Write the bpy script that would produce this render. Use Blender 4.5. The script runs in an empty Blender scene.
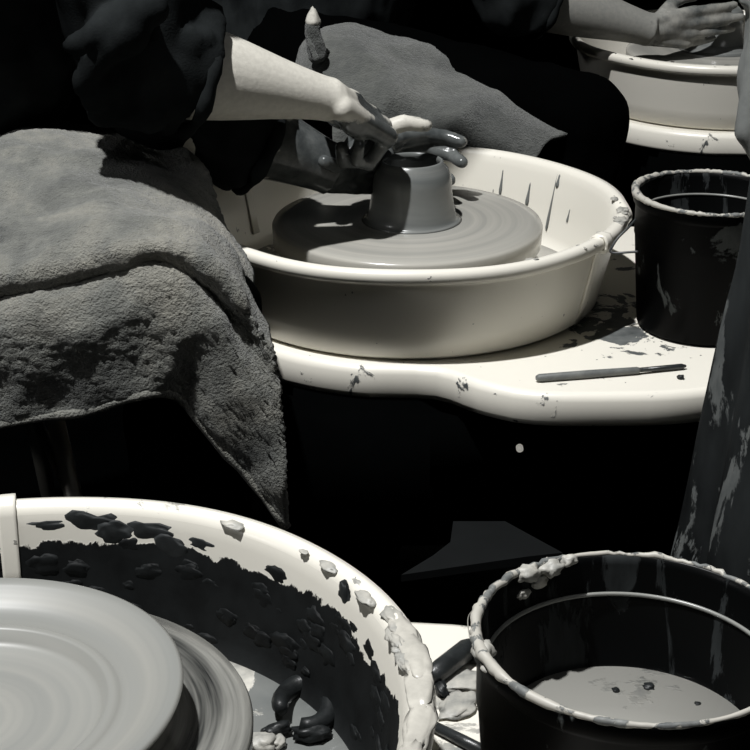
import bpy, bmesh, math, random
from mathutils import Vector, Matrix, noise
random.seed(7)
V = Vector
C = bpy.context.scene.collection
scene = bpy.context.scene

# ------------------------------------------------------------------ camera
CAM_Z = 1.12; PITCH = math.radians(22.97); FPX = 1625.3
cam_d = bpy.data.cameras.new('camera'); cam = bpy.data.objects.new('camera', cam_d); C.objects.link(cam)
cam.location = (0, 0, CAM_Z); cam.rotation_euler = (math.pi/2 - PITCH, 0, 0)
cam_d.sensor_width = 36; cam_d.lens = 36*FPX/750; cam_d.clip_start = .02
scene.camera = cam

# ------------------------------------------------------------------ world, lamps, exposure
w = bpy.data.worlds.new('world'); scene.world = w; w.use_nodes = True
w.node_tree.nodes['Background'].inputs[0].default_value = (.8, .95, 1, 1)
w.node_tree.nodes['Background'].inputs[1].default_value = .006
def spot(name, loc, target, power, size, angle=60, col=(1, 1, 1)):
    d = bpy.data.lights.new(name, 'SPOT'); d.energy = power; d.shadow_soft_size = size
    d.spot_size = math.radians(angle); d.spot_blend = .4; d.color = col
    o = bpy.data.objects.new(name, d); C.objects.link(o); o.location = loc
    o.rotation_euler = (V(target)-V(loc)).to_track_quat('-Z', 'Y').to_euler()
    return o
spot('key_lamp', (-.66, .78, 3.25), (.1, 1.6, .6), 500, .04, 75)
spot('fill_lamp', (.9, .1, 2.6), (.1, 1.2, .6), 12, .25, 80)
spot('left_fill', (-2.6, .1, 1.9), (-.2, 1.5, .6), 24, .1, 70)  # weak low fill added to reach the stool legs and sleeve folds
scene.view_settings.view_transform = 'Standard'
scene.view_settings.look = 'None'
scene.view_settings.exposure = 0.0
scene.view_settings.gamma = 1
scene.view_settings.use_curve_mapping = False

# ------------------------------------------------------------------ helpers
def P(px, py, y):
    """the point at forward distance y seen in that direction from the photographer's place"""
    u = (px-375)/FPX; v = (375-py)/FPX
    dy = math.cos(PITCH)+v*math.sin(PITCH); dz = -math.sin(PITCH)+v*math.cos(PITCH)
    k = y/dy
    return V((u*k, y, CAM_Z+dz*k))
def tone(v):
    a = V((.86, .985, 1.02)); b = V((1.0, .965, .86)); t = min(1, v/.32)
    c = (a*(1-t)+b*t)*v
    return (c.x, c.y, c.z, 1)
def smooth(me):
    for p in me.polygons: p.use_smooth = True
def link(name, bm_or_me, m, parent=None, sm=True):
    if isinstance(bm_or_me, bmesh.types.BMesh):
        me = bpy.data.meshes.new(name); bm_or_me.to_mesh(me); bm_or_me.free()
    else: me = bm_or_me
    if sm: smooth(me)
    ms = m if isinstance(m, (list, tuple)) else [m]
    me.materials.clear()
    for x in ms: me.materials.append(x)
    o = bpy.data.objects.new(name, me); C.objects.link(o)
    if parent: o.parent = parent
    return o
def tag(o, label, cat, group=None):
    o['label'] = label; o['category'] = cat
    if group: o['group'] = group
    return o
def thing(name, loc, label, cat, group=None, rz=0):
    o = bpy.data.objects.new(name, None); C.objects.link(o); o.location = loc; o.rotation_euler = (0, 0, rz)
    o.empty_display_size = .05
    return tag(o, label, cat, group)
def struct(o): o['kind'] = 'structure'; return o

def lathe(prof, segs=128, bm=None, close=False, c=(0, 0), wob=None):
    bm = bm or bmesh.new(); rings = []
    for r, z in prof:
        if r < 1e-6: rings.append([bm.verts.new((c[0], c[1], z))]); continue
        ring = []
        for i in range(segs):
            a = 2*math.pi*i/segs
            dr, dz = wob(a, r, z) if wob else (0, 0)
            ring.append(bm.verts.new((c[0]+(r+dr)*math.cos(a), c[1]+(r+dr)*math.sin(a), z+dz)))
        rings.append(ring)
    n = len(rings)
    for k in range(n if close else n-1):
        A, B = rings[k], rings[(k+1) % n]
        for i in range(segs):
            j = (i+1) % segs
            if len(A) == 1 and len(B) == 1: continue
            if len(A) == 1: bm.faces.new((A[0], B[i], B[j]))
            elif len(B) == 1: bm.faces.new((A[i], B[0], A[j]))
            else: bm.faces.new((A[i], B[i], B[j], A[j]))
    bmesh.ops.recalc_face_normals(bm, faces=bm.faces)
    return bm
def tube(pts, r, segs=12, bm=None, closed=False):
    bm = bm or bmesh.new(); pts = [V(p) for p in pts]; n = len(pts)
    rs = r if isinstance(r, (list, tuple)) else [r]*n
    rings = []; up = None
    for i, p in enumerate(pts):
        t = (pts[(i+1) % n]-pts[i-1]) if closed else (pts[min(i+1, n-1)]-pts[max(i-1, 0)])
        t.normalize()
        if up is None: up = V((0, 0, 1)) if abs(t.z) < .9 else V((1, 0, 0))
        s = t.cross(up).normalized(); up = s.cross(t).normalized()
        rings.append([bm.verts.new(p+(s*math.cos(2*math.pi*k/segs)+up*math.sin(2*math.pi*k/segs))*rs[i]) for k in range(segs)])
    for i in range(n if closed else n-1):
        A, B = rings[i], rings[(i+1) % n]
        for k in range(segs):
            l = (k+1) % segs; bm.faces.new((A[k], A[l], B[l], B[k]))
    if not closed:
        bm.faces.new(rings[0][::-1]); bm.faces.new(rings[-1])
    bmesh.ops.recalc_face_normals(bm, faces=bm.faces)
    return bm
def box(bm, x0, x1, y0, y1, z0, z1, bev=.004):
    t = bmesh.new(); bmesh.ops.create_cube(t, size=1)
    for v in t.verts: v.co = V(((x0+x1)/2+v.co.x*(x1-x0), (y0+y1)/2+v.co.y*(y1-y0), (z0+z1)/2+v.co.z*(z1-z0)))
    if bev: bmesh.ops.bevel(t, geom=t.edges[:], offset=bev, segments=2, affect='EDGES')
    me = bpy.data.meshes.new('t'); t.to_mesh(me); t.free(); bm.from_mesh(me); bpy.data.meshes.remove(me)
    return bm
def crom(a, b, c, d, t):
    return .5*((2*b)+(c-a)*t+(2*a-5*b+4*c-d)*t*t+(3*b-a-3*c+d)*t*t*t)
def spline(pts, n):
    """n samples per segment through the points"""
    out = []; m = len(pts)
    g = lambda i: pts[0]*2-pts[1] if i < 0 else (pts[m-1]*2-pts[m-2] if i >= m else pts[i])
    for i in range(m-1):
        for k in range(n): out.append(crom(g(i-1), g(i), g(i+1), g(i+2), k/n))
    out.append(pts[-1]); return out
def blob_piece(bm, p0, r0, p1, r1, flat=False, segs=16):
    """tapered limb segment with round (or flat) ends"""
    p0, p1 = V(p0), V(p1); d = p1-p0; L = d.length
    if L < 1e-5: d = V((0, 0, 1)); L = 1e-5
    q = d.to_track_quat('Z', 'Y').to_matrix().to_4x4(); M = Matrix.Translation(p0) @ q
    prof = []
    if flat: prof = [(0, 0), (r0, 0), (r1, L), (0, L)]
    else:
        for k in range(6): a = math.pi/2*k/6; prof.append((r0*math.sin(a), -r0*math.cos(a)))
        for k in range(7): a = math.pi/2*k/6; prof.append((r1*math.cos(a), L+r1*math.sin(a)))
        prof[0] = (0, -r0); prof[-1] = (0, L+r1)
    t = lathe(prof, segs); t.transform(M)
    me = bpy.data.meshes.new('t'); t.to_mesh(me); t.free(); bm.from_mesh(me); bpy.data.meshes.remove(me)
def ell(bm, c, rad, rot=None, segs=20):
    t = bmesh.new(); bmesh.ops.create_uvsphere(t, u_segments=segs, v_segments=segs//2+2, radius=1)
    M = Matrix.Translation(V(c)) @ ((rot or Matrix.Identity(3)).to_4x4()) @ Matrix.Diagonal((*rad, 1))
    t.transform(M); me = bpy.data.meshes.new('t'); t.to_mesh(me); t.free(); bm.from_mesh(me); bpy.data.meshes.remove(me)
def fuse(bm, voxel, it=4, disp=None):
    """melt overlapping pieces into one continuous surface"""
    me = bpy.data.meshes.new('t'); bm.to_mesh(me); bm.free()
    o = bpy.data.objects.new('t', me); C.objects.link(o)
    r = o.modifiers.new('r', 'REMESH'); r.mode = 'VOXEL'; r.voxel_size = voxel
    s = o.modifiers.new('s', 'SMOOTH'); s.factor = .5; s.iterations = it
    dg = bpy.context.evaluated_depsgraph_get(); dg.update()
    out = bpy.data.meshes.new_from_object(o.evaluated_get(dg))
    bpy.data.objects.remove(o); bpy.data.meshes.remove(me)
    if disp:
        ns = [v.normal.copy() for v in out.vertices]
        for v, nn in zip(out.vertices, ns): v.co += nn*disp(v.co)
    return out
def joinme(*mes):
    bm = bmesh.new()
    for m in mes: bm.from_mesh(m)
    return bm

# ------------------------------------------------------------------ materials
def nt(name, rough=.6, spec=.5):
    m = bpy.data.materials.new(name); m.use_nodes = True
    N = m.node_tree.nodes; b = N['Principled BSDF']; b.inputs['Roughness'].default_value = rough
    b.inputs['Specular IOR Level'].default_value = spec
    return m, N, m.node_tree.links, b
def coords(N, L, scale=(1, 1, 1)):
    tc = N.new('ShaderNodeTexCoord'); mp = N.new('ShaderNodeMapping'); mp.inputs['Scale'].default_value = scale
    L.new(tc.outputs['Object'], mp.inputs['Vector']); return mp.outputs[0]
def nz(N, L, vec, scale, detail=6, rough=.6, dist=0):
    n = N.new('ShaderNodeTexNoise'); n.inputs['Scale'].default_value = scale; n.inputs['Detail'].default_value = detail
    n.inputs['Roughness'].default_value = rough; n.inputs['Distortion'].default_value = dist
    L.new(vec, n.inputs['Vector']); return n.outputs['Fac']
def ramp(N, L, fac, stops):
    r = N.new('ShaderNodeValToRGB'); e = r.color_ramp.elements
    e[0].position, e[0].color = stops[0]; e[1].position, e[1].color = stops[-1]
    for p, c in stops[1:-1]: x = e.new(p); x.color = c
    L.new(fac, r.inputs[0]); return r.outputs[0]
def math_(N, L, op, a, b=None, clamp=False):
    m = N.new('ShaderNodeMath'); m.operation = op; m.use_clamp = clamp
    for i, x in enumerate((a, b)):
        if x is None: continue
        if isinstance(x, (int, float)): m.inputs[i].default_value = x
        else: L.new(x, m.inputs[i])
    return m.outputs[0]
def mixc(N, L, f, a, b):
    m = N.new('ShaderNodeMix'); m.data_type = 'RGBA'
    if isinstance(f, (int, float)): m.inputs[0].default_value = f
    else: L.new(f, m.inputs[0])
    for i, x in ((6, a), (7, b)):
        if isinstance(x, tuple): m.inputs[i].default_value = x
        else: L.new(x, m.inputs[i])
    return m.outputs[2]
def bump(N, L, b, h, strength=.4, dist=.002):
    k = N.new('ShaderNodeBump'); k.inputs['Strength'].default_value = strength; k.inputs['Distance'].default_value = dist
    L.new(h, k.inputs['Height']); L.new(k.outputs[0], b.inputs['Normal'])
K0, K1 = (0, 0, 0, 1), (1, 1, 1, 1)

def simple(name, v, rough=.6, spec=.5, metal=0, var=.15, scale=20, bmp=0):
    m, N, L, b = nt(name, rough, spec); b.inputs['Metallic'].default_value = metal
    f = nz(N, L, coords(N, L), scale)
    L.new(ramp(N, L, f, [(.3, tone(v*(1-var))), (.7, tone(v*(1+var)))]), b.inputs['Base Color'])
    if bmp: bump(N, L, b, f, bmp)
    return m
def splat(name, base, mud, amount=.5, scale=25, rough=.35, mudrough=.7, spec=.5, zband=None, spot_at=None, base2=None, fine=True, streak=(1, 1, 1)):
    """plastic with dried clay: amount 0..1; zband (z, width) raises it below that height; spot_at (x, y, radius, gain)"""
    m, N, L, b = nt(name, rough, spec)
    co = coords(N, L, streak); tc = coords(N, L)
    n1 = nz(N, L, co, scale, 8, .62, .4)
    val = n1
    sx = N.new('ShaderNodeSeparateXYZ'); L.new(tc, sx.inputs[0])
    if zband:
        g = math_(N, L, 'MULTIPLY', math_(N, L, 'SUBTRACT', zband[0], sx.outputs[2]), 1/zband[1])
        g = math_(N, L, 'MINIMUM', math_(N, L, 'MAXIMUM', g, -.25), .5)
        val = math_(N, L, 'ADD', val, g)
    if spot_at:
        for (x, y, r, gain) in spot_at:
            dx = math_(N, L, 'SUBTRACT', sx.outputs[0], x); dy = math_(N, L, 'SUBTRACT', sx.outputs[1], y)
            d = math_(N, L, 'SQRT', math_(N, L, 'ADD', math_(N, L, 'MULTIPLY', dx, dx), math_(N, L, 'MULTIPLY', dy, dy)))
            g = math_(N, L, 'MULTIPLY', math_(N, L, 'SUBTRACT', 1, math_(N, L, 'MULTIPLY', d, 1/r), True), gain)
            val = math_(N, L, 'ADD', val, g)
    t = 1-amount
    mask = ramp(N, L, val, [(t-.012, K0), (t+.012, K1)])
    if fine:
        v = nz(N, L, co, scale*4.5, 3, .5)
        mk2 = ramp(N, L, v, [(.735, K0), (.75, K1)])
        mask = math_(N, L, 'MAXIMUM', mask, mk2)
    bcol = tone(base)
    if base2 is not None:
        bcol = ramp(N, L, nz(N, L, co, scale*.35, 5), [(.4, tone(base)), (.62, tone(base2))])
    mcol = ramp(N, L, nz(N, L, co, scale*2.2, 5), [(.3, tone(mud*.6)), (.7, tone(mud*1.5))])
    L.new(mixc(N, L, mask, bcol, mcol), b.inputs['Base Color'])
    rr = N.new('ShaderNodeMapRange'); rr.inputs[3].default_value = rough; rr.inputs[4].default_value = mudrough
    L.new(mask, rr.inputs[0]); L.new(rr.outputs[0], b.inputs['Roughness'])
    bump(N, L, b, math_(N, L, 'MULTIPLY', mask, n1), .5, .002)
    return m
def rings(name, lo, hi, freq=60, rough=.3, detail=4, contrast=.15, spiral=.02, rad=None):
    m, N, L, b = nt(name, rough, .5)
    co = coords(N, L); sx = N.new('ShaderNodeSeparateXYZ'); L.new(co, sx.inputs[0])
    r = math_(N, L, 'SQRT', math_(N, L, 'ADD', math_(N, L, 'POWER', sx.outputs[0], 2), math_(N, L, 'POWER', sx.outputs[1], 2)))
    cx = N.new('ShaderNodeCombineXYZ'); L.new(math_(N, L, 'MULTIPLY', r, freq), cx.inputs[0])
    L.new(math_(N, L, 'MULTIPLY', sx.outputs[0], freq*spiral), cx.inputs[1]); L.new(math_(N, L, 'MULTIPLY', sx.outputs[1], freq*spiral), cx.inputs[2])
    f = nz(N, L, cx.outputs[0], 1, detail)
    L.new(ramp(N, L, f, [(.5-contrast, tone(lo)), (.5+contrast, tone(hi))]), b.inputs['Base Color'])
    bump(N, L, b, f, .25, .001)
    return m

WHITE = .72
m_pan_out = splat('pan_plastic', WHITE*.93, .16, .27, 30, .34)
m_rim = splat('pan_rim_plastic', WHITE, .2, .33, 34, .3)
m_pan_in = splat('pan_inside_clean', WHITE, .22, .30, 16, .3, streak=(1.6, 1.6, .5), zband=(.012, .06))
m_pan_mud = splat('pan_inside_muddy', WHITE*.9, .007, .46, 20, .5, .7, .12, zband=(.079, .05), streak=(1, 1, .8))
m_rim_mud = splat('front_pan_rim', WHITE, .25, .36, 20, .28, .5)
m_slip_floor = splat('pan_floor_slip', .2, .42, .44, 18, .12, .3, base2=.13)
m_floor_clean = splat('pan_floor_thin_slip', .4, .6, .45, 18, .15, .3, base2=.3)
m_deck = splat('deck_plastic', WHITE*1.06, .09, .34, 26, .33, .55, spot_at=[(.225, -.10, .13, .26), (.15, -.27, .06, .05), (.25, .09, .1, .1)])
m_deck_front = splat('front_deck_plastic', WHITE, .3, .40, 20, .33, .55, spot_at=[(.27, .05, .16, .14)])
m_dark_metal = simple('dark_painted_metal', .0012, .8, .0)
m_added_plate = simple('added_plate_grey', .006, .8, .1)  # for the invented plate below the deck
m_steel = simple('stool_metal', .4, .4, .5, .6)
m_head = rings('wheel_head_slip', .24, .42, 38, .22, 5, .2)
m_head_side = simple('wheel_head_edge', .12, .35)
m_head_dark = rings('front_wheel_head_slip', .012, .26, 42, .2, 5, .09, .05)
m_clay = rings('wet_clay', .13, .18, 160, .25, 3, .12)
m_clay_lump = simple('clay_lump', .33, .5, .5, 0, .4, 60, .5)
m_clay_dark = simple('dark_wet_clay', .012, .4, .25, 0, .5, 60, .6)
m_plate = rings('leather_plate', .20, .27, 55, .42, 3, .2)
m_bucket = splat('black_bucket_plastic', .0008, .07, .415, 22, .45, .7, .04, streak=(1, 1, .6), fine=False)
m_bucket_in = splat('black_bucket_inside', .0022, .02, .46, 26, .35, .6, .12, streak=(1.4, 1.4, .3), fine=False)
m_bucket_rim = splat('clay_caked_rim', .4, .13, .45, 60, .5, .6)
m_water = splat('slip_water', .27, .20, .46, 14, .08, .1, fine=False)
m_wood = simple('pale_wood_tool', .14, .5, .4, 0, .4, 40)
m_tool_dark = simple('muddy_tool', .02, .35, .5, 0, .5, 60, .5)
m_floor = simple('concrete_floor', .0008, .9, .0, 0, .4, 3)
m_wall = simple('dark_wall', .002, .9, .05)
m_lampglow, N, L, b = nt('indicator_glow'); b.inputs['Emission Color'].default_value = tone(.9); b.inputs['Emission Strength'].default_value = .3

def terry(name, lo, hi, pale=None):
    m, N, L, b = nt(name, .95, .15)
    co = coords(N, L)
    big = nz(N, L, co, 9, 5, .6, .6); fine = nz(N, L, co, 420, 2, .7); mid = nz(N, L, co, 90, 4, .7)
    col = ramp(N, L, big, [(.32, tone(lo)), (.5, tone((lo+hi)/2)), (.68, tone(hi))])
    dk = ramp(N, L, mid, [(.3, tone(.55)), (.7, tone(1.0))])
    mx = N.new('ShaderNodeMix'); mx.data_type = 'RGBA'; mx.blend_type = 'MULTIPLY'; mx.inputs[0].default_value = .7
    L.new(col, mx.inputs[6]); L.new(dk, mx.inputs[7])
    L.new(mx.outputs[2], b.inputs['Base Color'])
    b.inputs['Sheen Weight'].default_value = .25; b.inputs['Sheen Roughness'].default_value = .6
    h = math_(N, L, 'ADD', fine, mid); bump(N, L, b, h, .9, .004)
    return m
m_towel = terry('grey_terry', .055, .27)
m_towel2 = terry('dark_terry', .07, .16)
m_hem = terry('hem_terry', .16, .27)
def fabric(name, v, hi):
    m, N, L, b = nt(name, .95, .01); co = coords(N, L)
    L.new(ramp(N, L, nz(N, L, co, 12, 5), [(.35, tone(v)), (.7, tone(hi))]), b.inputs['Base Color'])
    bump(N, L, b, nz(N, L, co, 500, 2), .3, .001); return m
m_shirt = fabric('black_cotton', .008, .022)
m_trousers = fabric('black_trousers', .0006, .001)
m_shoe = simple('black_shoe', .002, .6, .1)
m_hair = simple('dark_hair', .01, .5, .5, 0, .5, 200, .5)
m_apron = splat('stained_apron', .005, .10, .44, 17, .85, .9, .05, base2=.026, streak=(1.5, 1, .5), fine=False)
m_eye = simple('eye_white', .6, .2)
def skin(name, v, hands, wet, rad):
    """skin with wet clay smeared over the hands; on the potter it also carries painted shade"""
    m, N, L, b = nt(name, .5, .35); co = coords(N, L)
    n = nz(N, L, co, 35, 5)
    base = ramp(N, L, nz(N, L, co, 160, 3), [(.35, tone(v*.93)), (.65, tone(v*1.05))])
    mask = None
    for h in hands:
        d = N.new('ShaderNodeVectorMath'); d.operation = 'DISTANCE'; L.new(co, d.inputs[0]); d.inputs[1].default_value = h
        x = math_(N, L, 'ADD', d.outputs['Value'], math_(N, L, 'MULTIPLY', n, .09))
        q = ramp(N, L, math_(N, L, 'MULTIPLY', x, 1/rad), [(.93, K1), (1.0, K0)])
        mask = q if mask is None else math_(N, L, 'MAXIMUM', mask, q)
    if mask is not None:
        mud = ramp(N, L, n, [(.35, tone(wet*.5)), (.65, tone(wet*1.3))])
        L.new(mixc(N, L, mask, base, mud), b.inputs['Base Color'])
        rr = N.new('ShaderNodeMapRange'); rr.inputs[3].default_value = .5; rr.inputs[4].default_value = .18
        L.new(mask, rr.inputs[0]); L.new(rr.outputs[0], b.inputs['Roughness'])
    else: L.new(base, b.inputs['Base Color'])
    bump(N, L, b, nz(N, L, co, 300, 3), .25, .001)
    b.inputs['Subsurface Weight'].default_value = 0
    return m

# ------------------------------------------------------------------ setting
def slab(name, x0, x1, y0, y1, z0, z1, m):
    return struct(link(name, box(bmesh.new(), x0, x1, y0, y1, z0, z1, 0), m, sm=False))
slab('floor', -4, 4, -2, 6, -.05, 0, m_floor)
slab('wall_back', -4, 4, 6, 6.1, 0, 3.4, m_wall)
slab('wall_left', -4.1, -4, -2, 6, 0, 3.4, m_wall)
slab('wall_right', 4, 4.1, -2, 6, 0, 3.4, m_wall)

# ------------------------------------------------------------------ potter's wheels and splash pans
DZ = .50
def lumps(spots, bm=None, seed=0):
    bm = bm or bmesh.new()
    for i, (p, r, st) in enumerate(spots):
        t = bmesh.new(); bmesh.ops.create_icosphere(t, subdivisions=3, radius=1)
        for v in t.verts:
            k = 1+.45*noise.noise(v.co*1.7+V((i*3.1+seed, 0, 0)))+.15*noise.noise(v.co*5+V((0, i*2.3, 0)))
            v.co = V((v.co.x*st[0], v.co.y*st[1], v.co.z*st[2]))*r*k
        t.transform(Matrix.Translation(V(p)) @ Matrix.Rotation(st[3] if len(st) > 3 else 0, 4, 'Z'))
        me = bpy.data.meshes.new('t'); t.to_mesh(me); t.free(); bm.from_mesh(me); bpy.data.meshes.remove(me)
    return bm
def deck_outline():
    pts = []
    for k in range(27):                                      # round end hugging the splash pan
        a = math.radians(-100-k*6.3); pts.append(V((.226*math.cos(a), .226*math.sin(a), 0)))
    pts += [V((-.0, .236, 0)), V((.09, .25, 0)), V((.234, .247, 0)), V((.30, .236, 0)), V((.37, .215, 0)), V((.425, .15, 0)), V((.44, .05, 0)),
            V((.435, -.12, 0)), V((.40, -.215, 0)), V((.33, -.262, 0)), V((.264, -.284, 0)), V((.206, -.290, 0)), V((.118, -.288, 0)),
            V((.065, -.262, 0)), V((.025, -.228, 0))]
    m = len(pts); out = []
    for i in range(m):
        for k in range(3): out.append(crom(pts[i-1], pts[i], pts[(i+1) % m], pts[(i+2) % m], k/3))
    return out
def make_wheel(x, y, label, group, deckm, headm, lamp=True, hr=.148):
    t = thing('potters_wheel', (x, y, 0), label, "potter's wheel", group)
    out = deck_outline(); bm = bmesh.new(); n = len(out)
    cen = V((.1, 0, 0)); loops = []
    for (ins, z) in [(.018, DZ-.036), (.003, DZ-.034), (0, DZ-.028), (0, DZ-.008), (.0025, DZ-.002), (.008, DZ)]:
        L_ = []
        for i in range(n):
            tg = (out[(i+1) % n]-out[i-1]).normalized(); nn = V((-tg.y, tg.x, 0))
            if nn.dot(cen-out[i]) < 0 and (out[i]-cen).length > .2: nn = -nn
            L_.append(bm.verts.new(out[i]+nn*ins+V((0, 0, z))))
        loops.append(L_)
    for a, c in zip(loops, loops[1:]):
        for i in range(n): bm.faces.new((a[i], a[(i+1) % n], c[(i+1) % n], c[i]))
    bm.faces.new(loops[-1]); bm.faces.new(loops[0][::-1])
    bmesh.ops.recalc_face_normals(bm, faces=bm.faces)
    d = link('deck', bm, deckm, t)
    for p in d.data.polygons:
        if len(p.vertices) > 8: p.use_smooth = False
    # turning head
    z = DZ
    h = link('wheel_head', lathe([(0, z+.083), (hr-.014, z+.083), (hr-.0015, z+.081), (hr, z+.078), (hr-.001, z+.058), (hr-.006, z+.055), (0, z+.055)]), headm, t)
    link('shaft', lathe([(0, z+.058), (.022, z+.058), (.022, z-.02), (0, z-.02)], 32), m_dark_metal, t)
    bb = box(bmesh.new(), -.13, .30, -.235, .12, .30, z-.036, .012)
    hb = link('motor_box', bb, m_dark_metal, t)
    pn = box(bmesh.new(), .02, .16, -.238, -.232, .375, .45, .002); link('control_panel', pn, m_dark_metal, hb)
    kn = link('indicator_lamp', lathe([(0, 0), (.0036, 0), (.0036, .005), (.002, .007), (0, .0075)], 20), m_lampglow if lamp else m_dark_metal, hb)
    kn.rotation_euler = (math.pi/2, 0, 0); kn.location = (.109, -.238, .42)
    fp = bmesh.new(); fo = [(.045, -.231), (.095, -.232), (.150, -.295), (.115, -.302), (-.01, -.335), (.022, -.30), (.040, -.275)]
    lo_ = [fp.verts.new((a_, b_, .322)) for a_, b_ in fo]; hi_ = [fp.verts.new((a_, b_, .332+(b_+.29)*.05)) for a_, b_ in fo]
    fp.faces.new(hi_); fp.faces.new(lo_[::-1])
    for i_ in range(len(fo)): fp.faces.new((lo_[i_], lo_[(i_+1) % len(fo)], hi_[(i_+1) % len(fo)], hi_[i_]))
    bmesh.ops.recalc_face_normals(fp, faces=fp.faces); link('added_grey_plate', fp, m_added_plate, t, sm=False)  # invented plate, set forward to catch light as a faint grey patch
    for (lx, ly) in ((-.12, -.13), (-.12, .11), (.33, -.15), (.33, .13)):
        b2 = box(bmesh.new(), lx-.016, lx+.016, ly-.016, ly+.016, 0, z-.034, .003); link('leg', b2, m_dark_metal, t)
    return t
def make_pan(x, y, label, group, mi, mr, mf, notch, seam, mo=None):
    t = thing('splash_pan', (x, y, DZ), label, 'splash pan', group)
    def wob(a, r, z):
        if z > .08:
            k = math.exp(-((a-notch[0]+math.pi) % (2*math.pi)-math.pi)**2/.004)
            return (.004*k, -.004*k+.0005*math.sin(7*a))
        return (0, 0)
    prof = [(.062, .0015), (.205, .0015), (.211, .006), (.2165, .03), (.2235, .06), (.2285, .085), (.2295, .090), (.2370, .0905), (.2395, .094), (.2400, .099),
            (.2380, .1035), (.2320, .1050), (.2265, .103), (.2235, .098), (.221, .09), (.215, .06), (.2085, .025), (.203, .012), (.192, .008), (.07, .0075), (.066, .03), (.0625, .03), (.062, .0015)]
    bm = lathe(prof[:-1], 192, close=True, wob=wob)
    body = link('basin', bm, [mo or m_pan_out, mi, mf, mr], t)
    for p in body.data.polygons:
        c = p.center; r = math.hypot(c.x, c.y)
        if c.z > .088 and r > .2235: p.material_index = 3
        elif c.z > .012 and p.normal.x*c.x+p.normal.y*c.y < 0 and r > .1: p.material_index = 1
        elif p.normal.z > .3: p.material_index = 2
    # overlapping joint of the two pan halves
    for a0 in seam:
        bm = bmesh.new()
        a1, a2 = a0-.028, a0+.028
        pr = [(.2105, .004), (.219, .03), (.226, .06), (.231, .085), (.2325, .0885), (.2405, .0885), (.2430, .094), (.2430, .1015), (.2395, .107), (.2305, .108),
              (.2245, .1045), (.2215, .098), (.2135, .06), (.207, .03), (.208, .03), (.2145, .06), (.2223, .097), (.226, .103), (.2315, .1045), (.2385, .103), (.2400, .098), (.2385, .092), (.2295, .0905), (.2285, .085), (.2235, .06), (.2165, .03), (.2105, .004)][:-1]
        secs = [[bm.verts.new((r*math.cos(a), r*math.sin(a), zz)) for r, zz in pr] for a in [a1+(a2-a1)*k/6 for k in range(7)]]
        for A, B in zip(secs, secs[1:]):
            for i in range(len(pr)):
                j = (i+1) % len(pr); bm.faces.new((A[i], A[j], B[j], B[i]))
        bm.faces.new(secs[0]); bm.faces.new(secs[-1][::-1]); bmesh.ops.recalc_face_normals(bm, faces=bm.faces)
        link('joint_strip', bm, mr, t)
    return t
def rimlumps(n, a0, a1, rmin, rmax, seed, zr=.1045, rr=.232):
    random.seed(seed); s = []
    for i in range(n):
        a = math.radians(random.uniform(a0, a1)); r = random.uniform(rmin, rmax)
        q = rr+random.uniform(-.006, .005)
        s.append(((q*math.cos(a), q*math.sin(a), zr-.0015+random.uniform(-.001, .0015)), r, (random.uniform(.8, 1.6), random.uniform(1, 2.6), .45, a)))
    return lumps(s, seed=seed)
def stuff(o): o['kind'] = 'stuff'; return o

PM = V((.0353, 1.705)); PF = V((-.2058, .7655)); PT = V((.5532, 2.6122))
make_wheel(PM.x, PM.y, "white-topped potter's wheel in the middle with the clay pot turning on its head", "potter's wheels of the row", m_deck, m_head)
make_wheel(PF.x, PF.y, "potter's wheel in the bottom left corner carrying the thrown plate", "potter's wheels of the row", m_deck_front, m_head_dark, False, .137)
make_wheel(PT.x, PT.y, "potter's wheel at the top right, farthest from the viewer", "potter's wheels of the row", m_deck, m_head, False)
pm = make_pan(PM.x, PM.y, 'clean white round splash pan around the wheel with the clay pot', 'splash pans of the wheels', m_pan_in, m_rim, m_floor_clean, (math.radians(-5),), (math.radians(-33), math.radians(147)))
m_drip = simple('grey_clay_drip', .14, .4)
for aa, zz, ln, wd in ((57.5, .072, .016, .0022), (47, .064, .014, .0026), (37, .062, .034, .0018), (28, .055, .008, .0015), (36, .088, .008, .003)):
    aa = math.radians(aa); rr_ = .2150+(zz-.06)*.23; q0 = V((rr_*math.cos(aa), rr_*math.sin(aa), zz)); sl = V((.23*math.cos(aa), .23*math.sin(aa), 1)).normalized()
    link('clay_drip', tube([q0+sl*(ln*t_) for t_ in (-1, -.9, -.6, -.2, .3, .8, 1)], [wd*k_ for k_ in (.2, .8, 1, .8, .55, .5, .2)], 10), m_drip, pm)
stuff(link('clay_residue', rimlumps(26, -60, 12, .0015, .0042, 3), m_clay_lump, pm))
pf = make_pan(PF.x, PF.y, 'mud-caked white splash pan in the bottom left corner around the thrown plate', 'splash pans of the wheels', m_pan_mud, m_rim_mud, m_slip_floor, (math.radians(-160),), (math.radians(101.8), math.radians(-76)))
lp = rimlumps(16, 5, 62, .002, .0055, 12, rr=.229)
stuff(link('clay_residue', lp, m_clay_lump, pf))
s = [((.2318*math.cos(a), .2318*math.sin(a), .1035), r, (.95, 2.8, .28, a)) for a, r in ((.02, .009), (.15, .0095), (.27, .0085), (-.14, .009), (-.28, .008))]
link('clay_smear', lumps(s), simple('pale_clay_smear', .42, .35, .5, 0, .25, 40, .3), pf)
sp = []
random.seed(5)
for i in range(90):
    a = math.radians(random.uniform(0, 110)); z = random.uniform(.018, .078); r = .2075+(z-.02)*.22
    sp.append(((r*math.cos(a), r*math.sin(a), z), random.uniform(.003, .011), (.22, 1.2, .9, a)))
stuff(link('wall_mud', lumps(sp), simple('wall_mud', .008, .6, .12, 0, .5, 50, .5), pf))
m_smear = simple('dark_clay_smear', .02, .6, .2, 0, .5, 60, .4)
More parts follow.
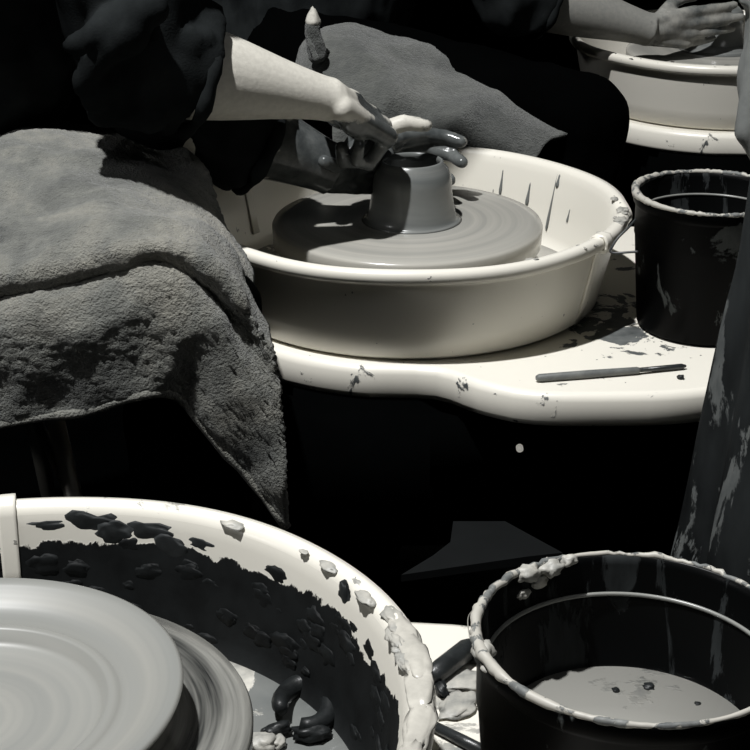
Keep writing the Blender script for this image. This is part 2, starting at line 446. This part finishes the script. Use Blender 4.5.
dk = [(87, .088, .016, (.10, 1.3, .75)), (83, .080, .013, (.12, 1.2, 1)), (76, .084, .015, (.10, 1.5, .7)), (72, .076, .013, (.12, 1.2, .9)), (95, .087, .012, (.10, 1.7, .5)), (33, .090, .0085, (.15, .8, 1.6)), (66, .082, .010, (.12, 1.5, .7))]
for a_, z_, r_, s_ in dk:
    a = math.radians(a_); q = .2075+(z_-.02)*.212
    o = link('dark_smear', lumps([((0, 0, 0), r_, (s_[0], s_[1], s_[2], 0))], seed=a_), m_smear, pf); o.location = (q*math.cos(a), q*math.sin(a), z_); o.rotation_euler = (0, .22, a) if False else (0, 0, a)
pt = make_pan(PT.x, PT.y, 'white splash pan at the top right under the clasped hands', 'splash pans of the wheels', m_pan_in, m_rim, m_floor_clean, (math.radians(60),), (math.radians(40),))
stuff(link('clay_residue', rimlumps(14, 215, 300, .0015, .004, 21), m_clay_dark, pt))

# ------------------------------------------------------------------ clay pot, plate and the lump on the far wheel
HZ = DZ+.083
def wobble(amp, k=3): return lambda a, r, z: (amp*math.sin(k*a+z*90), 0)
bm = lathe([(0, 0), (.055, 0), (.0515, .0012), (.0495, .003), (.0485, .006), (.0475, .011), (.0462, .018), (.0452, .026), (.0440, .034), (.0432, .042), (.0415, .050), (.0385, .057), (.0350, .062), (.0330, .0655),
            (.0315, .0665), (.0300, .0655), (.0300, .062), (.0335, .055), (.0365, .046), (.0375, .03), (.034, .014), (.02, .010), (0, .010)], 96, wob=lambda a, r, z: (.0006*math.sin(z*900)*(1 if z > .008 else 0)+.0005*math.sin(2*a), 0))
pot = tag(link('clay_pot', bm, m_clay), 'wet clay pot with narrowed mouth on the middle wheel head', 'pot'); pot.location = (PM.x+.005, PM.y, HZ)
bm = lathe([(0, 0), (.085, 0), (.088, .002), (.086, .008), (.098, .016), (.113, .025), (.121, .031), (.1222, .034), (.1195, .0355), (.114, .0335), (.100, .027), (.0885, .0215), (.0865, .0230), (.0825, .0245), (.0795, .0235), (.077, .0175), (.073, .0155), (.04, .0145), (0, .0148)], 160,
           wob=lambda a, r, z: (.0008*math.sin(2*a+1), .0004*math.sin(3*a)))
pl = tag(link('clay_plate', bm, m_plate), 'wide shallow thrown clay plate with raised rim on the bottom left wheel', 'plate'); pl.location = (PF.x-.022, PF.y-.018, HZ)
bm = lathe([(0, 0), (.065, 0), (.048, .004), (.038, .012), (.036, .04), (.034, .06), (.026, .068), (0, .07)], 64)
cl = tag(link('clay_mound', bm, m_clay), 'tall mound of clay held between the hands on the far wheel', 'clay'); cl.location = (PT.x+.0, PT.y, HZ)

# ------------------------------------------------------------------ buckets
def make_bucket(x, y, z, R, H, label, water, inside, seed, rimcl, handle=None, lipr=.0016):
    t = thing('bucket', (x, y, z), label, 'bucket', 'buckets on the wheel decks')
    rb = R*.86
    prof = [(0, 0), (rb-.004, 0), (rb, .004), (R*.955, H-.045), (R*.965, H-.044), (R*.968, H-.014), (R*.985, H-.012), (R, H-.010), (R, H-.002), (R*.985, H), (R*.955, H-.001), (R*.945, H-.006),
            (R*.938, H-.020), (R*.918, H-.0245), (R*.912, H-.028), (rb-.006, .006), (0, .006)]
    bm = lathe(prof, 128)
    o = link('body', bm, [m_bucket, m_bucket_in], t)
    for p in o.data.polygons:
        c = p.center; r = math.hypot(c.x, c.y)
        if p.normal.x*c.x+p.normal.y*c.y < -1e-6 or (c.z < .008 and p.normal.z > .5): p.material_index = 1
    pts = [(R*.918*math.cos(a), R*.918*math.sin(a), H-.0240) for a in [2*math.pi*k/96 for k in range(96)]]
    link('ledge_glint_line', tube(pts, .0013, 8, closed=True), simple('ledge_glint', .22, .3), t)  # thin pale line: the ledge's glint drawn in colour
    # dried clay along the lip
    n = 160; pts = []; rs = []
    for k in range(n):
        a = 2*math.pi*k/n; nn = noise.noise(V((math.cos(a)*5, math.sin(a)*5, seed)))
        n2 = noise.noise(V((math.cos(a)*22, math.sin(a)*22, seed+4)))
        pts.append(((R*.98+n2*.0012)*math.cos(a), (R*.98+n2*.0012)*math.sin(a), H+n2*.0008-.0003))
        d = abs((a-math.radians(rimcl)+math.pi) % (2*math.pi)-math.pi)
        rs.append(lipr+lipr*1.1*math.exp(-(d/.8)**2)+lipr*.4*nn+lipr*.4*n2)
    link('clay_lip', tube(pts, rs, 10, closed=True), m_bucket_rim, t)
    if handle:
        link('wire_handle', tube(spline([V(p) for p in handle], 8), .0013, 8), simple('wire_metal', .03, .4), t)
    return t, rb
fbk, rb = make_bucket(.139, .745, DZ+.0005, .087, .155, 'black clay-crusted bucket of slip in the bottom right corner', True, True, 1.3, 185)
stuff(link('clay_crust', lumps([((.083*math.cos(a), .083*math.sin(a), .152+dz), r, (1, 1.3, .8, a)) for a, r, dz in
     ((2.05, .006, .0), (2.15, .005, -.006), (2.25, .006, .001), (2.3, .004, -.01), (1.9, .004, .002), (3.3, .006, 0), (3.45, .005, -.003))]), m_clay_lump, fbk))
wz = .082
Rw = .0748+(.0792-.0748)*wz/.12-.0035
wat = tag(link('slip_water', lathe([(0, .004), (Rw-.001, .004), (Rw, .0), (Rw-.002, -.004), (0, -.004)], 96), m_water), 'murky pale slip water filling the bucket in the bottom right corner', 'water')
wat.location = (.139, .745, DZ+wz)
bb, rb = make_bucket(.345, 1.600, DZ+.0005, .080, .144, 'black clay-splattered bucket on the middle wheel deck beside the splash pan', False, True, 6.1, 165, lipr=.0021,
    handle=[(-.079, -.01, .118), (-.088, -.02, .112), (-.098, -.026, .104), (-.104, -.03, .096), (-.106, -.032, .091), (-.100, -.034, .090), (-.090, -.036, .0915), (-.079, -.038, .093)])
Rw = .0688+.004*.5-.002
w2 = tag(link('slip_water', lathe([(0, .003), (Rw-.001, .003), (Rw, 0), (Rw-.002, -.003), (0, -.003)], 96), simple('dark_slip', .03, .15)), 'dark slip inside the bucket on the middle wheel deck', 'water')
w2.location = (.345, 1.600, DZ+.075)
# drips and bubbles
link('bubble', lumps([((.02, .052, .004), .0035, (1, 1, .5)), ((.0, .048, .004), .0025, (1, 1, .5)), ((.022, -.0, .004), .003, (1, 1, .5)), ((.045, .035, .004), .002, (1, 1, .4))]), m_clay_dark, wat)

# ------------------------------------------------------------------ tools and scraps
def on(px, py, z):
    u = (px-375)/FPX; v = (375-py)/FPX
    dy = math.cos(PITCH)+v*math.sin(PITCH); dz = -math.sin(PITCH)+v*math.cos(PITCH)
    k = (z-CAM_Z)/dz; return V((u*k, dy*k, z))
a = on(536, 378, DZ+.0045); b_ = on(640, 370, DZ+.0045); c_ = on(686, 366, DZ+.0035)
tl = thing('needle_tool', a, 'thin wooden stick tool lying across the front of the middle deck', 'pottery tool')
link('handle', tube([(0, 0, 0), (b_-a)*.03, (b_-a)*.5, (b_-a)*.97, b_-a], [.0022, .0038, .0040, .0034, .0024], 14), m_wood, tl)
link('tip', tube([b_-a, (c_-a)*.97, c_-a], [.0024, .0028, .0012], 10), m_tool_dark, tl)
a = on(438, 672, DZ+.009); b_ = on(470, 647, DZ+.009)
d = (b_-a)
tl = thing('trimming_tool', a, 'thick dark mud-coated tool handle on the front deck by the pan rim', 'pottery tool')
link('handle', tube([-d*.25, -d*.2, d*.1, d*.9, d*1.03, d*1.08], [.004, .0066, .0076, .0076, .006, .003], 16), m_tool_dark, tl)
link('wire', tube(spline([d*1.0+V((0, 0, .003)), d*1.2+V((-.004, .02, .01)), d*1.6+V((.004, .03, .004)), d*.6+V((.03, .0, .004))], 8), .0004, 6), m_steel, tl)
a = on(434, 726, DZ+.004); b_ = on(495, 757, DZ+.004)
o = link('wooden_stick', tube([(0, 0, 0), (b_-a)*.5, b_-a], [.0034, .004, .004], 12), m_tool_dark); o.location = a
tag(o, 'dark stick on the front deck at the bottom edge, left of the bucket', 'pottery tool')
for i, (px, py, r, st, lab) in enumerate([(441, 688, .006, (.7, 1.4, .9, .3), 'small dark clay crumb standing between tool handle and pan rim'),
                            (477, 655, .0065, (.9, 1.2, 1, 0), 'dark clay crumb pressed against the front bucket'),
                            (455, 680, .010, (2.0, 1.3, .25, .2), 'flat pale clay scrap on the front deck below the tool handle'),
                            (459, 706, .009, (2.0, 1.2, .25, 1), 'flat pale clay scrap on the front deck above the dark stick')]):
    p = on(px, py, DZ+r*st[2]*.8)
    o = link('clay_scrap', lumps([((0, 0, 0), r, st)], seed=i*5), m_clay_dark if i < 2 else m_clay_lump); o.location = p
    tag(o, lab, 'clay scrap', 'clay scraps on the front deck')
p = on(681, 377, DZ+.002); o = link('clay_crumb', lumps([((0, 0, 0), .003, (1.2, 1, .8))]), m_clay_dark); o.location = p
tag(o, 'tiny clay crumb on the middle deck just below the stick tip', 'clay scrap')
# dark looped clay ribbon on the front pan floor
z0 = DZ+.0075
ring = []
for k in range(22):
    a = math.radians(205-k*14.5); ring.append((on(306, 716, z0)+V((.0165*math.cos(a), .024*math.sin(a), .010+.002*math.sin(a*2)))))
o0 = on(306, 716, z0)
bm = bmesh.new(); ring = [p-o0 for p in ring]
tube(ring, [.004+.0035*math.sin(math.pi*k/21)**.5 for k in range(22)], 14, bm)
lumps([((-.016, -.022, .006), .006, (1.6, .8, .7, .5)), ((.004, -.027, .006), .007, (2, .8, .7, 0)), ((-.024, -.025, .005), .004, (1, 1, .8))], bm)
o = link('clay_coil', bm, m_clay_dark); o.location = o0
tag(o, 'dark curled strip of wet clay lying inside the muddy front pan', 'clay')
o0 = on(262, 742, z0+.005)
o = link('clay_trimming', lumps([((0, 0, 0), .008, (1.4, 1, .6)), ((.010, .002, -.001), .005, (1, 1.2, .6))]), m_clay_lump); o.location = o0
tag(o, 'pale clay trimming inside the muddy front pan, left of the dark coil', 'clay scrap')

# ------------------------------------------------------------------ foot pedal, stool
t = thing('foot_pedal', (.17, 1.87, 0), 'dark foot pedal on the floor under the middle wheel', 'pedal')
bm = box(bmesh.new(), -.11, .11, -.06, .06, 0, .03, .006); link('pedal_base', bm, m_dark_metal, t)
bm = box(bmesh.new(), -.14, .14, -.07, .07, -.007, .007, .004); o = link('tread', bm, simple('pedal_rubber', .05, .6), t); o.location = (0, 0, .045); o.rotation_euler = (.0, .12, -.25)
def stool(x, y, rz, label, ztop=.485, rs=.19):
    t = thing('stool', (x, y, 0), label, 'stool', 'potters stools', rz)
    link('seat', lathe([(0, ztop-.03), (rs-.01, ztop-.03), (rs, ztop-.022), (rs, ztop-.008), (rs-.01, ztop), (0, ztop+.002)], 48), m_dark_metal, t)
    for k in range(4):
        a = math.pi/4+k*math.pi/2
        link('leg', tube([(.172*math.cos(a), .172*math.sin(a), ztop-.028), (.25*math.cos(a), .25*math.sin(a), .004)], .0095, 12), m_steel, t)
    pts = [(.195*math.cos(math.pi/4+k*math.pi/2), .195*math.sin(math.pi/4+k*math.pi/2), .33) for k in range(4)]
    for k in range(4): link('rung', tube([pts[k], pts[(k+1) % 4]], .007, 10), m_steel, t)
    return t
stool(-.49, 1.59, .367, "metal-legged stool under the potter at the left")
stool(-.10, 2.58, .3, 'stool under the person at the far wheel')

# ------------------------------------------------------------------ people
def frame(d, n):
    d = V(d).normalized(); n = V(n); n = (n-d*n.dot(d)).normalized(); return d, n
def hand(bm, W, d, n, left, curls, thumb, spread=0.0, sc=1.0, rw=.021):
    """W wrist, d towards the knuckles, n out of the palm; curls = per finger (a1, a2, a3) degrees; thumb = three direction tuples (d, s, n)"""
    d, n = frame(d, n); s = d.cross(n)*(-1 if left else 1); W = V(W)
    kd = (.086, .090, .085, .076); ks = (.0290, .0095, -.0105, -.0290); lens = ((.043, .026, .021), (.047, .030, .022), (.043, .028, .021), (.034, .021, .019))
    rr = (.0094, .0095, .0090, .0080); tips = []
    for i in range(4):
        Kp = W+(d*kd[i]+s*ks[i]-n*(.003 if i in (1, 2) else 0))*sc
        blob_piece(bm, W+s*ks[i]*.55*sc-n*.001, .0135*sc, Kp, .0112*sc)
        a = 0; p = Kp; dd = (d+s*spread*(1.5-i)).normalized()
        for j in range(3):
            a += math.radians(curls[i][j]); v = dd*math.cos(a)+n*math.sin(a)
            q = p+v*lens[i][j]*sc
            blob_piece(bm, p, rr[i]*(1.06-.07*j)*sc, q, rr[i]*(.99-.09*j)*sc); p = q
        tips.append(p)
    blob_piece(bm, W, rw*sc, W+d*.05*sc, .0160*sc); ell(bm, W+s*.004-n*.001, (.022*sc, .015*sc, .026*sc), Matrix((s, n, d)).transposed())
    ell(bm, W+(d*.045+s*.012+n*.004)*sc, (.018*sc, .022*sc, .035*sc), Matrix((s, n, d)).transposed())
    ell(bm, W+(d*.035-s*.018+n*.007)*sc, (.013*sc, .013*sc, .03*sc), Matrix((s, n, d)).transposed())
    p = W+(d*.018+s*.018+n*.004)*sc; tl = (.040, .032, .026); tr = (.0135, .0110, .0100, .0080)
    for j in range(3):
        v = (d*thumb[j][0]+s*thumb[j][1]+n*thumb[j][2]).normalized(); q = p+v*tl[j]*sc
        blob_piece(bm, p, tr[j]*sc, q, tr[j+1]*sc); p = q
    return tips
def arm(bm, E, W, r0, r1, hd=None, S=None):
    """forearm with its muscle belly, and the upper arm if a shoulder is given"""
    E, W = V(E), V(W)
    k0 = spline([V((0, 1.0, 0)), V((.2, 1.07, 0)), V((.45, .96, 0)), (V((.75, .72, 0))), V((.93, .60, 0)), V((1, .60, 0))], 5)
    k = [(q_.x, q_.y) for q_ in k0]
    q = r1/.60
    tube([E.lerp(W, a) for a, ra in k], [r0*ra*(1-a)+q*ra*a for a, ra in k], 24, bm)
    ell(bm, E, (r0, r0, r0))
    if S is not None: blob_piece(bm, S, .052, E, r0*1.02)
def head(bm, c, fwd, up):
    fwd = V(fwd).normalized(); up = (V(up)-fwd*V(up).dot(fwd)).normalized(); s = fwd.cross(up)
    M = Matrix((s, fwd, up)).transposed(); c = V(c); g = lambda x, y, z: c+s*x+fwd*y+up*z
    ell(bm, g(0, -.012, .035), (.075, .092, .082), M, 28); ell(bm, g(0, .02, -.025), (.062, .068, .085), M, 28)
    ell(bm, g(0, .052, -.085), (.030, .026, .022), M); blob_piece(bm, g(0, .083, .012), .007, g(0, .103, -.022), .012)
    for x in (-1, 1):
        ell(bm, g(x*.013, .088, -.026), (.008, .010, .008), M); ell(bm, g(x*.076, -.008, -.005), (.008, .016, .028), M)
        ell(bm, g(x*.03, .078, .026), (.022, .010, .007), M); ell(bm, g(x*.04, .058, -.03), (.022, .02, .02), M)
        ell(bm, g(0, .086, -.055+x*.005), (.021, .008, .0055), M)
    return g, M
def noise_wr(amp, sc, seed=0, ridge=True, st=(1, 1, 1)):
    def f(c):
        q = V((c.x*st[0], c.y*st[1], c.z*st[2]))*sc+V((seed, seed*.7, 0))
        n = noise.noise(q); n = (1-2*abs(n)) if ridge else n
        return max(-.35*amp, amp*(n+.4*noise.noise(q*2.7)))
    return f
def hairs(g, M, parent):
    bm = bmesh.new(); ell(bm, g(0, -.026, .048), (.083, .092, .086), M, 28); ell(bm, g(0, -.05, -.01), (.072, .062, .075), M, 24)
    link('hair', fuse(bm, .006, 2, noise_wr(.004, 40)), m_hair, parent)
    for x in (-1, 1):
        b2 = bmesh.new(); ell(b2, g(x*.031, .076, .006), (.012, .010, .008), M); link('eye', b2, m_eye, parent)
def shoe(parent, p, d):
    d = V(d).normalized(); bm = bmesh.new()
    blob_piece(bm, V(p)+V((0, 0, .045))-d*.03, .042, V(p)+V((0, 0, .036))+d*.15, .036); blob_piece(bm, V(p)+V((0, 0, .045)), .044, V(p)+V((0, 0, .11)), .044)
    me = fuse(bm, .008, 3)
    for v in me.vertices: v.co.z = max(v.co.z, .002)
    link('shoe', me, m_shoe, parent)

def person(label, pelvis, chest, neck, headc, hfwd, arms, legs, skinm, sleeve_end=.18, cuff=.02, torso_r=(.15, .155), shirt_seed=0, upper_r=.05, vox=.0024, shirt_amp=.006, folds=()):
    pelvis, chest, neck, headc = map(V, (pelvis, chest, neck, headc))
    bm = bmesh.new()                                          # coarse part of the body, mostly under the clothes
    blob_piece(bm, pelvis, torso_r[0]-.03, chest, torso_r[1]-.035); blob_piece(bm, chest, .10, neck, .055); blob_piece(bm, neck, .052, headc-V(hfwd)*.02, .052)
    g, M = head(bm, headc, hfwd, (0, 0, 1) if abs(V(hfwd).normalized().z) < .9 else (-1, 0, 0))
    for a in arms: blob_piece(bm, chest.lerp(neck, .7), .07, a['S'], .055); blob_piece(bm, a['S'], .05, a['E'], .036)
    for l in legs:
        blob_piece(bm, l[0], .075, l[1], .05); blob_piece(bm, l[1], .045, l[2], .032)
    coarse = fuse(bm, .006, 3)
    mes = [coarse]
    for a in arms:
        bm = bmesh.new(); arm(bm, a['E'], a['W'], a['r'][0], a['r'][1]); blob_piece(bm, V(a['E']).lerp(V(a['S']), .3), .036, a['E'], a['r'][0])
        hand(bm, a['W'], a['d'], a['n'], a['left'], a['curls'], a['thumb'], a.get('spread', 0), a.get('sc', 1))
        mes.append(fuse(bm, vox, 6))
    body = link('person', joinme(*mes), skinm); tag(body, label, 'person')
    hairs(g, M, body)
    # shirt: trunk and two sleeves ending flat at the cuffs
    bm = bmesh.new()
    blob_piece(bm, pelvis-V((0, 0, .02)), torso_r[0], chest, torso_r[1]); blob_piece(bm, chest, torso_r[1]-.01, neck-(headc-neck)*.25, .085)
    for a in arms:
        S, E, W = V(a['S']), V(a['E']), V(a['W'])
        blob_piece(bm, chest.lerp(neck, .6), .10, S, .075); blob_piece(bm, S, .075, E, upper_r+.012)
        if a.get('sleeve', 0) > 0:
            q = E.lerp(W, a['sleeve']); blob_piece(bm, E.lerp(S, .05), upper_r+.008, q, a['r'][0]*1.1+.013-.014*max(0, a['sleeve']-.2), flat=True)
    for f0, f1, r0_, r1_ in folds: blob_piece(bm, f0, r0_, f1, r1_)
    link('shirt', fuse(bm, .006, 3, noise_wr(shirt_amp, 15, shirt_seed, True, (1.3, 1.3, .75))), m_shirt, body)
    for a in arms:
        if a.get('sleeve', 0) > 0:
            E, W = V(a['E']), V(a['W']); q = E.lerp(W, a['sleeve']); dd = (W-E).normalized()
            u = dd.cross(V((0, 0, 1))).normalized(); v2 = u.cross(dd)
            R_ = a['r'][0]*1.1+.008-.014*max(0, a['sleeve']-.2)
            pts = [q+(u*math.cos(k*math.pi/16)+v2*math.sin(k*math.pi/16))*(R_+.002*math.sin(k*.9)) for k in range(32)]
            link('cuff', tube(pts, [.0065+.0018*math.sin(k*1.3) for k in range(32)], 10, closed=True), m_shirt, body)
    bm = bmesh.new(); blob_piece(bm, pelvis-V((0, 0, .01)), torso_r[0]-.012, pelvis+(chest-pelvis)*.15, torso_r[0]-.01)
    for l in legs:
        blob_piece(bm, l[0], .10, l[1], .068); blob_piece(bm, l[1], .066, V(l[2])+V((0, 0, .03)), .052)
    link('trousers', fuse(bm, .008, 3, noise_wr(.004, 14, 4)), m_trousers, body)
    for l in legs: shoe(body, (l[2][0], l[2][1], 0), l[3])
    return body

# the potter at the middle wheel
EA = P(140, 60, 1.54); WA = P(332, 100, 1.61)
EB = P(160, 96, 1.66); WB = P(334, 170, 1.705)
kA = P(390, 132, 1.70)
hA = P(366, 172, 1.63); hB = P(412, 172, 1.75)
sk1 = skin('potter_skin', .58, [hA, hB, tuple(P(318, 165, 1.70))], .105, .125)  # wet clay, kept dark and spread to the far wrist as painted shade
armA = dict(S=(-.25, 1.53, 1.03), E=EA, W=WA, r=(.0475, .0225), d=(kA-WA), n=(-.4, .25, -1), left=False, sleeve=.27,
            curls=((38, 50, 30), (62, 70, 45), (78, 85, 50), (85, 88, 55)), thumb=((.6, .8, .0), (.9, .35, .1), (1, -.05, .05)), sc=1.02)
dB = P(432, 156, 1.79)-WB
armB = dict(S=(-.27, 1.87, 1.03), E=EB, W=WB, r=(.050, .029), d=dB, n=(.28, -1, -.15), left=True, sleeve=.56,
            curls=((-4, 38, 30), (2, 52, 40), (6, 54, 40), (8, 54, 42)), thumb=((.5, .8, .4), (.8, .5, .5), (.9, .0, .5)), sc=.95)
person('person at the left in black shirt shaping the clay pot with both hands',
       (-.55, 1.69, .62), (-.38, 1.69, .94), (-.25, 1.69, 1.12), (-.13, 1.70, 1.24), (.75, 0, -.6), [armA, armB],
       [((-.53, 1.57, .59), (-.175, 1.43, .57), (-.19, 1.40, .09), (1, -.1, 0)), ((-.53, 1.82, .59), (-.12, 2.05, .58), (-.12, 2.06, .09), (1, .1, 0))],
       sk1, shirt_seed=2.2, upper_r=.047, shirt_amp=.0065,
       folds=((P(72, 44, 1.47), P(150, 8, 1.46), .010, .013), (P(84, 78, 1.475), P(132, 34, 1.455), .010, .012), (P(96, 100, 1.48), P(92, 60, 1.47), .011, .009),
              (P(199, 102, 1.52), P(206, 36, 1.51), .006, .006), (P(182, 100, 1.512), P(192, 34, 1.50), .006, .006), (P(100, 112, 1.50), P(160, 118, 1.50), .010, .010)))

# the person at the far wheel
EC = P(515, -8, 2.44); WC = P(650, 30, 2.50)
kC = P(682, 27, 2.515)
sk2 = skin('far_person_skin', .26, [P(690, 28, 2.53)], .22, .12)
arm1 = dict(S=(.10, 2.40, 1.02), E=EC, W=WC, r=(.042, .026), d=P(735, 24, 2.55)-WC, n=(.1, 1, .1), left=False, sleeve=.2,
            curls=((4, 6, 4), (2, 5, 4), (4, 6, 5), (10, 10, 8)), thumb=((.8, .5, .5), (.9, .2, .3), (1, .0, .1)), spread=.02, sc=.86)
arm2 = dict(S=(.10, 2.76, 1.02), E=(.22, 2.76, .84), W=(.50, 2.725, .69), r=(.042, .026), d=(1, -.12, -.02), n=(.05, -1, .0), left=True, sleeve=.2,
            curls=((4, 8, 6), (6, 8, 6), (8, 8, 6), (10, 10, 8)), thumb=((.5, .7, .3), (.8, .4, .3), (1, .0, .1)))
person('person in dark clothes at the far wheel with both hands around a clay mound',
       (-.12, 2.56, .62), (.0, 2.57, .94), (.10, 2.57, 1.10), (.22, 2.57, 1.24), (.75, 0, -.6), [arm1, arm2],
       [((-.10, 2.44, .585), (.295, 2.29, .545), (.29, 2.30, .09), (1, 0, 0)), ((-.10, 2.68, .585), (.25, 2.95, .56), (.25, 2.96, .09), (1, 0, 0))],
       sk2, shirt_seed=5, vox=.003)

# the person standing at the right edge
sk3 = skin('standing_person_skin', .16, [], .1, .1)
WR = V((.289, 1.19, .905))
armr = dict(S=(.335, 1.22, 1.38), E=(.312, 1.21, 1.13), W=WR, r=(.040, .026), d=(-.06, -.02, -1), n=(.9, -.35, 0), left=False, sleeve=0,
            curls=((35, 50, 30), (40, 55, 35), (45, 60, 35), (50, 60, 35)), thumb=((.7, .5, .5), (.9, .2, .4), (1, .0, .3)))
arml = dict(S=(.70, 1.22, 1.38), E=(.73, 1.24, 1.12), W=(.72, 1.20, .88), r=(.040, .026), d=(0, -.02, -1), n=(-1, 0, 0), left=True, sleeve=0,
            curls=((25, 30, 20),)*4, thumb=((.8, .5, .3), (.95, .2, .3), (1, .0, .3)))
st = person('person standing at the right edge in a dark clay-stained apron, hand hanging',
       (.52, 1.24, .95), (.52, 1.24, 1.25), (.52, 1.23, 1.46), (.52, 1.21, 1.60), (-.4, .9, -.3), [armr, arml],
       [((.42, 1.24, .90), (.40, 1.24, .50), (.39, 1.26, .09), (-.2, -1, 0)), ((.62, 1.24, .90), (.63, 1.24, .50), (.63, 1.26, .09), (.2, -1, 0))],
       sk3, torso_r=(.135, .14), vox=.003)
bm = bmesh.new()                                              # long apron wrapped around the hips, flaring to the hem
nU, nV = 90, 60; g = []
for j in range(nV+1):
    z = .98-(.98-.36)*j/nV; row = []
    for i in range(nU+1):
        a = math.radians(95+(445-95-0)*i/nU-0) if False else math.radians(100+340*i/nU)
        fl = max(0, (.86-z))
        rx = .150+.02*min(1, max(0, (.98-z)/.15))+fl*.10; ry = .128+fl*.05
        fold = .010*math.sin(a*9+2*z)*min(1, (.98-z)*3)+.006*noise.noise(V((a*3, z*9, 1)))
        row.append(bm.verts.new((.487+(rx+fold)*math.cos(a)+.0, 1.225+(ry+fold)*math.sin(a), z)))
    g.append(row)
for j in range(nV):
    for i in range(nU): bm.faces.new((g[j][i], g[j][i+1], g[j+1][i+1], g[j+1][i]))
bmesh.ops.recalc_face_normals(bm, faces=bm.faces)
ap = link('apron', bm, m_apron, st); so = ap.modifiers.new('s', 'SOLIDIFY'); so.thickness = .004; so.offset = 1

# ------------------------------------------------------------------ towels
def sheet(name, rows, n, m, amp, seed, parent=None, thick=.007, fine=.0017, ns=14):
    R = [spline(r, n) for r in rows]
    cols = len(R[0]); colsp = [spline([R[j][i] for j in range(len(R))], n) for i in range(cols)]
    rows_n = len(colsp[0]); me = bpy.data.meshes.new(name)
    vs = [colsp[i][j] for j in range(rows_n) for i in range(cols)]
    fs = [(j*cols+i, (j+1)*cols+i, (j+1)*cols+i+1, j*cols+i+1) for j in range(rows_n-1) for i in range(cols-1)]
    me.from_pydata(vs, [], fs); me.update()
    nor = [v.normal.copy() for v in me.vertices]
    for v, nn in zip(me.vertices, nor):
        q = v.co*ns+V((seed, 0, 0)); r1 = noise.noise(q)
        v.co += nn*(amp*((1-2*abs(r1))*.8+.5*noise.noise(q*2.3))+fine*noise.noise(v.co*260)+amp*1.6*noise.noise(v.co*7+V((0, seed, 0))))
    edge = [me.vertices[(rows_n-1)*cols+i].co.copy() for i in range(0, cols, 3)]
    o = link(name, me, m, parent); s_ = o.modifiers.new('s', 'SOLIDIFY'); s_.thickness = thick; s_.offset = 0
    return o, edge
def PR(y, *pts): return [P(px, py, y+(q[0] if q else 0)) for px, py, *q in pts]
rows = [PR(1.66, (-110, 165), (-50, 140), (20, 130), (100, 132), (150, 138), (186, 150, -.04), (205, 178, -.06)),
        PR(1.57, (-110, 190), (-50, 165), (20, 145), (90, 148), (145, 160), (190, 185, -.02), (218, 215, -.03)),
        PR(1.49, (-110, 225), (-50, 200), (15, 182), (85, 175), (145, 185), (195, 215), (238, 262)),
        PR(1.41, (-110, 270), (-50, 250), (10, 232), (85, 215), (150, 215), (210, 245), (260, 308)),
        PR(1.355, (-110, 310), (-50, 292), (5, 272), (82, 258), (150, 242), (215, 268), (272, 348)),
        PR(1.353, (-110, 325), (-50, 306), (5, 290), (85, 274), (152, 255), (212, 285, .01), (278, 380)),
        PR(1.366, (-110, 322), (-50, 302), (8, 287), (88, 268), (155, 252), (208, 292, .0), (280, 400, -.02)),
        PR(1.342, (-110, 350), (-50, 330), (10, 318), (90, 300), (158, 285), (212, 320), (284, 430)),
        PR(1.336, (-110, 395), (-50, 380), (10, 368), (90, 352), (160, 338), (208, 372, .005), (287, 475)),
        PR(1.342, (-110, 440), (-50, 430), (12, 419), (88, 408), (158, 388), (206, 425, .01), (287, 528))]
tw = thing('towel', (-.35, 1.45, .60), "thick grey terry towel over the near lap of the potter at the left", 'towel', 'lap towels')
o, edge = sheet('terry_cloth', rows, 22, m_towel, .0068, 3, None)
inv = Matrix.Translation(-V((-.35, 1.45, .60)))
o.data.transform(inv); o.parent = tw
o = link('hem', tube([inv @ e for e in edge], [.0052+.0006*math.sin(i*.7) for i in range(len(edge))], 10), m_hem, tw)

rows = [PR(2.35, (304, 52), (318, 36), (350, 31), (430, 51), (508, 78), (600, 112, -.03)),
        PR(2.31, (300, 66), (316, 44), (355, 36), (428, 57), (502, 85), (596, 122, -.02)),
        PR(2.26, (298, 86), (322, 66), (372, 56), (430, 78), (498, 100), (582, 132, -.01)),
        PR(2.205, (300, 116), (335, 96), (385, 90), (435, 106), (490, 122), (550, 140)),
        PR(2.18, (305, 150), (345, 130), (395, 128), (440, 138), (485, 148), (536, 158)),
        PR(2.172, (290, 210), (350, 175), (400, 180), (440, 185), (480, 185), (515, 180))]
tw2 = thing('towel', (.05, 2.3, .62), 'dark grey towel over the knee of the person at the far wheel, behind the pot', 'towel', 'lap towels')
inv = Matrix.Translation(-V((.05, 2.3, .62)))
o, edge = sheet('terry_cloth', rows, 22, m_towel2, .009, 9, None, fine=.0008, ns=11)
o.data.transform(inv); o.parent = tw2
bm = bmesh.new()
c = P(314, 22, 2.3)
b2 = bmesh.new(); blob_piece(b2, P(317, 54, 2.24), .013, P(312, 26, 2.24), .010)
blob_piece(bm, P(313, 19, 2.24), .0115, P(312, 6, 2.24), .0012)
blob_piece(b2, P(309, 40, 2.22), .003, P(316, 58, 2.21), .005)
o = link('bunched_fold', fuse(b2, .0025, 2, noise_wr(.0015, 60)), m_towel2, tw2); o.data.transform(inv)
o = link('pinched_corner', fuse(bm, .0025, 2, noise_wr(.0015, 60)), simple('pale_towel_corner', .45, .8, .3, 0, .3, 60, .5), tw2); o.data.transform(inv)
o['label'] = 'pale pinched corner of the towel standing up'
